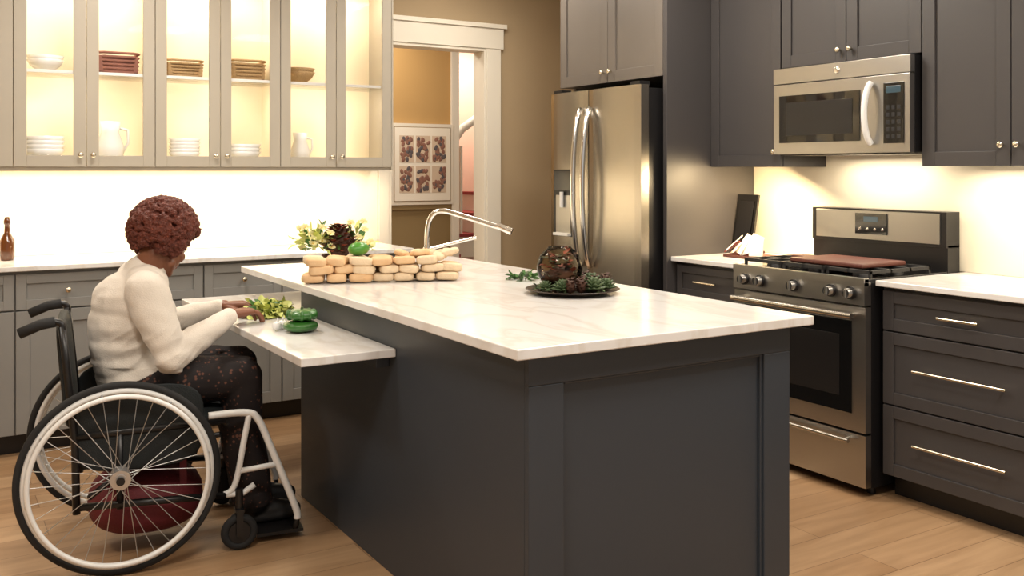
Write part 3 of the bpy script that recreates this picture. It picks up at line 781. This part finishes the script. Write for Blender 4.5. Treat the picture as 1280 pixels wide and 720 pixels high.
def woman():
    V = Vector
    a = Acc('b'); k = M['skin']
    a.sph((.665, 3.78, .605), (.132, .175, .115), k)
    a.sph((.655, 3.78, .67), (.136, .170, .11), k)
    a.sph((.648, 3.78, .73), (.137, .167, .12), k)
    a.sph((.643, 3.78, .80), (.138, .167, .13), k)
    a.sph((.655, 3.78, .875), (.137, .170, .125), k)
    for s in (-1, 1): a.sph((.735, 3.78+s*.065, .845), (.070, .065, .075), k, rot=(0, .3, 0))
    a.sph((.690, 3.78, .945), (.100, .16, .075), k)
    rc(a, (.69, 3.66, .950), (.70, 3.90, .955), .074, .074)
    rc(a, (.70, 3.78, .975), (.73, 3.78, 1.02), .080, .062)
    sl, el, wl = V((.68, 3.61, .935)), V((.745, 3.525, .705)), V((.985, 3.665, .812))
    rc(a, sl, (sl+el)/2, .076, .068); rc(a, (sl+el)/2, el, .068, .058); rc(a, el, (el+wl)/2, .060, .050); rc(a, (el+wl)/2, wl, .050, .034)
    sr, er, wr = V((.70, 3.955, .94)), V((.81, 4.04, .745)), V((1.02, 3.94, .812))
    rc(a, sr, (sr+er)/2, .074, .065); rc(a, (sr+er)/2, er, .065, .057); rc(a, er, (er+wr)/2, .057, .048); rc(a, (er+wr)/2, wr, .048, .033)
    bones = []
    X = lambda x, y, z: (CX @ V((x, y, z)))+V((-.03, 0, 0))
    for hy, ky, ay, kx, ax in ((3.70, 3.665, 3.69, 1.02, 1.06), (3.87, 3.895, 3.88, 1.035, 1.075)):
        h, kn, an = X(.67, hy, .590), X(kx, ky, .595), X(ax, ay, .135)
        rc(a, h, (h+kn)/2, .105, .094); rc(a, (h+kn)/2, kn, .094, .076)
        mid = kn.lerp(an, .4)+V((-.02, 0, 0)); rc(a, kn, mid, .074, .076); rc(a, mid, an, .076, .076)
        bones += [(h, kn, .088), (kn, an, .07)]
        rc(a, X(ax-.025, ay, .085), X(ax+.06, ay-.002, .080), .038, .040); rc(a, X(ax+.06, ay, .080), X(ax+.155, ay-.004, .070), .042, .030)
        a.sph(X(ax+.05, ay, .058), (.13, .043, .022), k, p=.7, rot=(0, 0, CR))
    body = remesh(a, .0045, 12)
    def disp(c, n):
        if c.z > .66:
            f = noise.noise(V((c.x*18+c.z*8, c.y*14, c.z*22)))*.004+noise.noise(V((c.x*6+3, c.y*6, c.z*9)))*.005
            for e, st, L in ((el, 45, .16), (er, 45, .15), (V((.62, 3.62, .74)), 38, .16)):
                dd = (c-e).length
                if dd < L:
                    w = (1-dd/L)
                    f += (1-abs(noise.noise(V(((c.x+c.y)*7, 1.3, (c.z-c.x*.7)*st*.6)))*2))*.005*w-.002*w
            return f
        if c.z > .16:
            return noise.noise(V((c.x*12, c.y*12, c.z*9)))*.010+noise.noise(V((c.x*25, c.y*25, c.z*12)))*.003
        return 0
    displace(body, disp)
    arms = [(sl, el, .065), (el, wl, .048), (sr, er, .062), (er, wr, .046)]
    def fn(c):
        if c.z < .112: return 3
        dl = min(segd(c, p, q)-r for p, q, r in bones); da = min(segd(c, p, q)-r for p, q, r in arms)
        if da < dl and da < .03: return 0
        hem = .60+(c.x-.60)*.45
        if c.x < .80 and c.z > hem: return 0
        return 0 if c.z > .72 else 1
    add(body, fn)
    hc = V((.775, 3.785, 1.098)); R = (Euler((0, 0, math.radians(30))).to_matrix() @ Euler((0, math.radians(30), 0)).to_matrix())
    RT = R.transposed()
    T = lambda x, y, z: hc+R @ V((x, y, z))
    a = Acc('h')
    a.sph(T(-.012, 0, .03), (.100, .078, .092), k, rot=R, seg=32); a.sph(T(.028, 0, -.035), (.066, .061, .083), k, rot=R, seg=32)
    a.sph(T(.06, 0, -.095), (.024, .028, .020), k, rot=R)
    rc(a, T(.03, .045, -.075), T(.065, .012, -.098), .02, .018); rc(a, T(.03, -.045, -.075), T(.065, -.012, -.098), .02, .018)
    rc(a, T(.084, 0, .012), T(.106, 0, -.026), .007, .011)
    for s in (-1, 1):
        a.sph(T(.098, s*.012, -.03), (.010, .009, .008), k, rot=R)
        a.sph(T(-.002, s*.078, -.012), (.020, .008, .032), k, rot=R)
        a.sph(T(.078, s*.03, .024), (.010, .024, .006), k, rot=R)
        a.sph(T(.060, s*.042, -.03), (.025, .018, .02), k, rot=R)
        a.sph(T(.0715, s*.031, .0065), (.0125, .0155, .0115), k, rot=R)
        a.sph(T(.071, s*.031, -.0115), (.010, .0145, .005), k, rot=R)
    a.sph(T(.091, 0, -.054), (.010, .022, .0065), k, rot=R); a.sph(T(.089, 0, -.066), (.010, .019, .0075), k, rot=R)
    rc(a, (.71, 3.78, .98), T(-.02, 0, -.06), .058, .053)
    head = remesh(a, .0026, 3)
    def fh(c):
        q = RT @ (c-hc)
        if q.x > .087 and abs(q.y) < .021 and -.073 < q.z < -.049: return 5
        return 2
    add(head, fh)
    e = Acc('e')
    for s in (-1, 1): e.sph(T(.0705, s*.031, -.001), (.0122, .0125, .0115), k, rot=R, seg=24)
    def fe(c):
        q = RT @ (c-hc); u = (q-V((.0705, math.copysign(.031, q.y), -.001))).normalized()
        return 7 if u.dot(V((.92, 0, -.38)).normalized()) > .90 else 6
    add(e.mesh(), fe)
    a = Acc('hair')
    hcen = V((-.022, 0, .036))
    a.sph(T(*hcen), (.118, .108, .108), k, rot=R, seg=32)
    for i in range(1000):
        z = random.uniform(-1, 1); an = random.uniform(0, 6.283); rr = math.sqrt(1-z*z)
        d = V((rr*math.cos(an), rr*math.sin(an), z))
        if d.x > .25 and d.z < .25: continue
        if d.z < -.85: continue
        p = hcen+V((d.x*.124, d.y*.120, d.z*.118))
        if p.x > .085 and p.z < .06: continue
        a.sph(T(*p), random.uniform(.009, .016), k, seg=8)
    hair = remesh(a, .0032, 1)
    displace(hair, lambda c, n: noise.noise(c*95)*.006+noise.noise(c*200)*.003)
    hb = bmesh.new(); hb.from_mesh(hair); kill = []
    for f in hb.faces:
        q = RT @ (f.calc_center_median()-hc)
        if q.x > .045 and q.z < .05: kill.append(f)
    bmesh.ops.delete(hb, geom=kill, context='FACES'); hb.to_mesh(hair); hb.free()
    add(hair, lambda c: 4)
    def hand(w, arm, dirv, up, side):
        x = V(dirv).normalized(); z = (V(up)-x*x.dot(V(up))).normalized(); y = z.cross(x)*side
        P = lambda p: w+x*p[0]+y*p[1]+z*p[2]
        a = Acc('hand')
        ad = (w-arm).normalized()
        rc(a, w-ad*.05, P((.01, 0, 0)), .022, .023)
        specs = [(.030, .088, .072), (.010, .093, .082), (-.011, .089, .076), (-.030, .080, .058)]
        for yy, bx, ln in specs:
            rc(a, P((.012, yy*.5, 0)), P((bx, yy, .002)), .0155, .0115)
            r = .0092 if ln > .06 else .008
            sp = yy*.9; pt = V((bx, yy, .002)); ang = math.radians(20)
            for fr, da, r2 in ((.42, 24, r*.93), (.32, 24, r*.86), (.26, 12, r*.75)):
                nx = pt+V((math.cos(ang), sp*3*.3, -math.sin(ang)))*ln*fr
                rc(a, P(pt), P(nx), r, r2); a.sph(P(pt), r*1.06, k, seg=14); r = r2; pt = nx; ang += math.radians(da)
        a.sph(P((.05, 0, -.004)), (.036, .030, .014), k, rot=Matrix((x, y, z)).transposed())
        t0, t1, t2, t3 = (.018, .020, -.006), (.048, .043, -.014), (.078, .052, -.020), (.098, .050, -.028)
        rc(a, P(t0), P(t1), .015, .0125); rc(a, P(t1), P(t2), .0115, .0105); rc(a, P(t2), P(t3), .0105, .0085)
        add(remesh(a, .0022, 2), lambda c: 2)
    hand(wl+(wl-el).normalized()*.012+V((0, 0, .003)), el, (.90, .36, .02), (0, 0, 1), 1)
    hand(wr+(wr-er).normalized()*.012+V((0, 0, .003)), er, (.93, -.30, .02), (0, 0, 1), -1)
    o = V((.7, 3.78, .036))
    me = bpy.data.meshes.new('seated_woman')
    me.from_pydata([(v[0]-o.x, v[1]-o.y, v[2]-o.z) for v in WV], [], WF)
    me.polygons.foreach_set('material_index', WM); me.polygons.foreach_set('use_smooth', [True]*len(WF))
    for m in woman_mats: me.materials.append(m)
    me.update()
    ob = bpy.data.objects.new('seated_woman', me); ob.location = o; S.collection.objects.link(ob)
woman()

# ------------------------------------------------------------ lights, world, camera
def can(x, y, e, s=.5):
    area('ceiling_light', (x, y, H-.03), s, s, e, W2)
for x, y, e in ((.4, 1.6, 40), (1.9, 1.3, 28), (.9, 4.4, 30), (2.8, 3.4, 34), (2.9, 1.2, 32), (2.9, 4.95, 14), (-1.0, 3.2, 28)): can(x, y, e)
area('hall_light', (2.9, 6.6, H-.05), .6, .6, 26, W2); area('hall_light', (4.6, 8.0, H-.05), .6, .6, 40, W2)
w = bpy.data.worlds.new('w'); S.world = w; w.use_nodes = True
w.node_tree.nodes['Background'].inputs['Color'].default_value = (1, .94, .86, 1)
w.node_tree.nodes['Background'].inputs['Strength'].default_value = .48
cam = bpy.data.cameras.new('camera'); co = bpy.data.objects.new('camera', cam); S.collection.objects.link(co)
co.location = (0, 0, 1.37); co.rotation_euler = (math.radians(90), 0, math.radians(-31.5))
cam.lens = 33.75; cam.sensor_width = 36; cam.shift_y = -148/1280; cam.clip_start = .05
S.camera = co
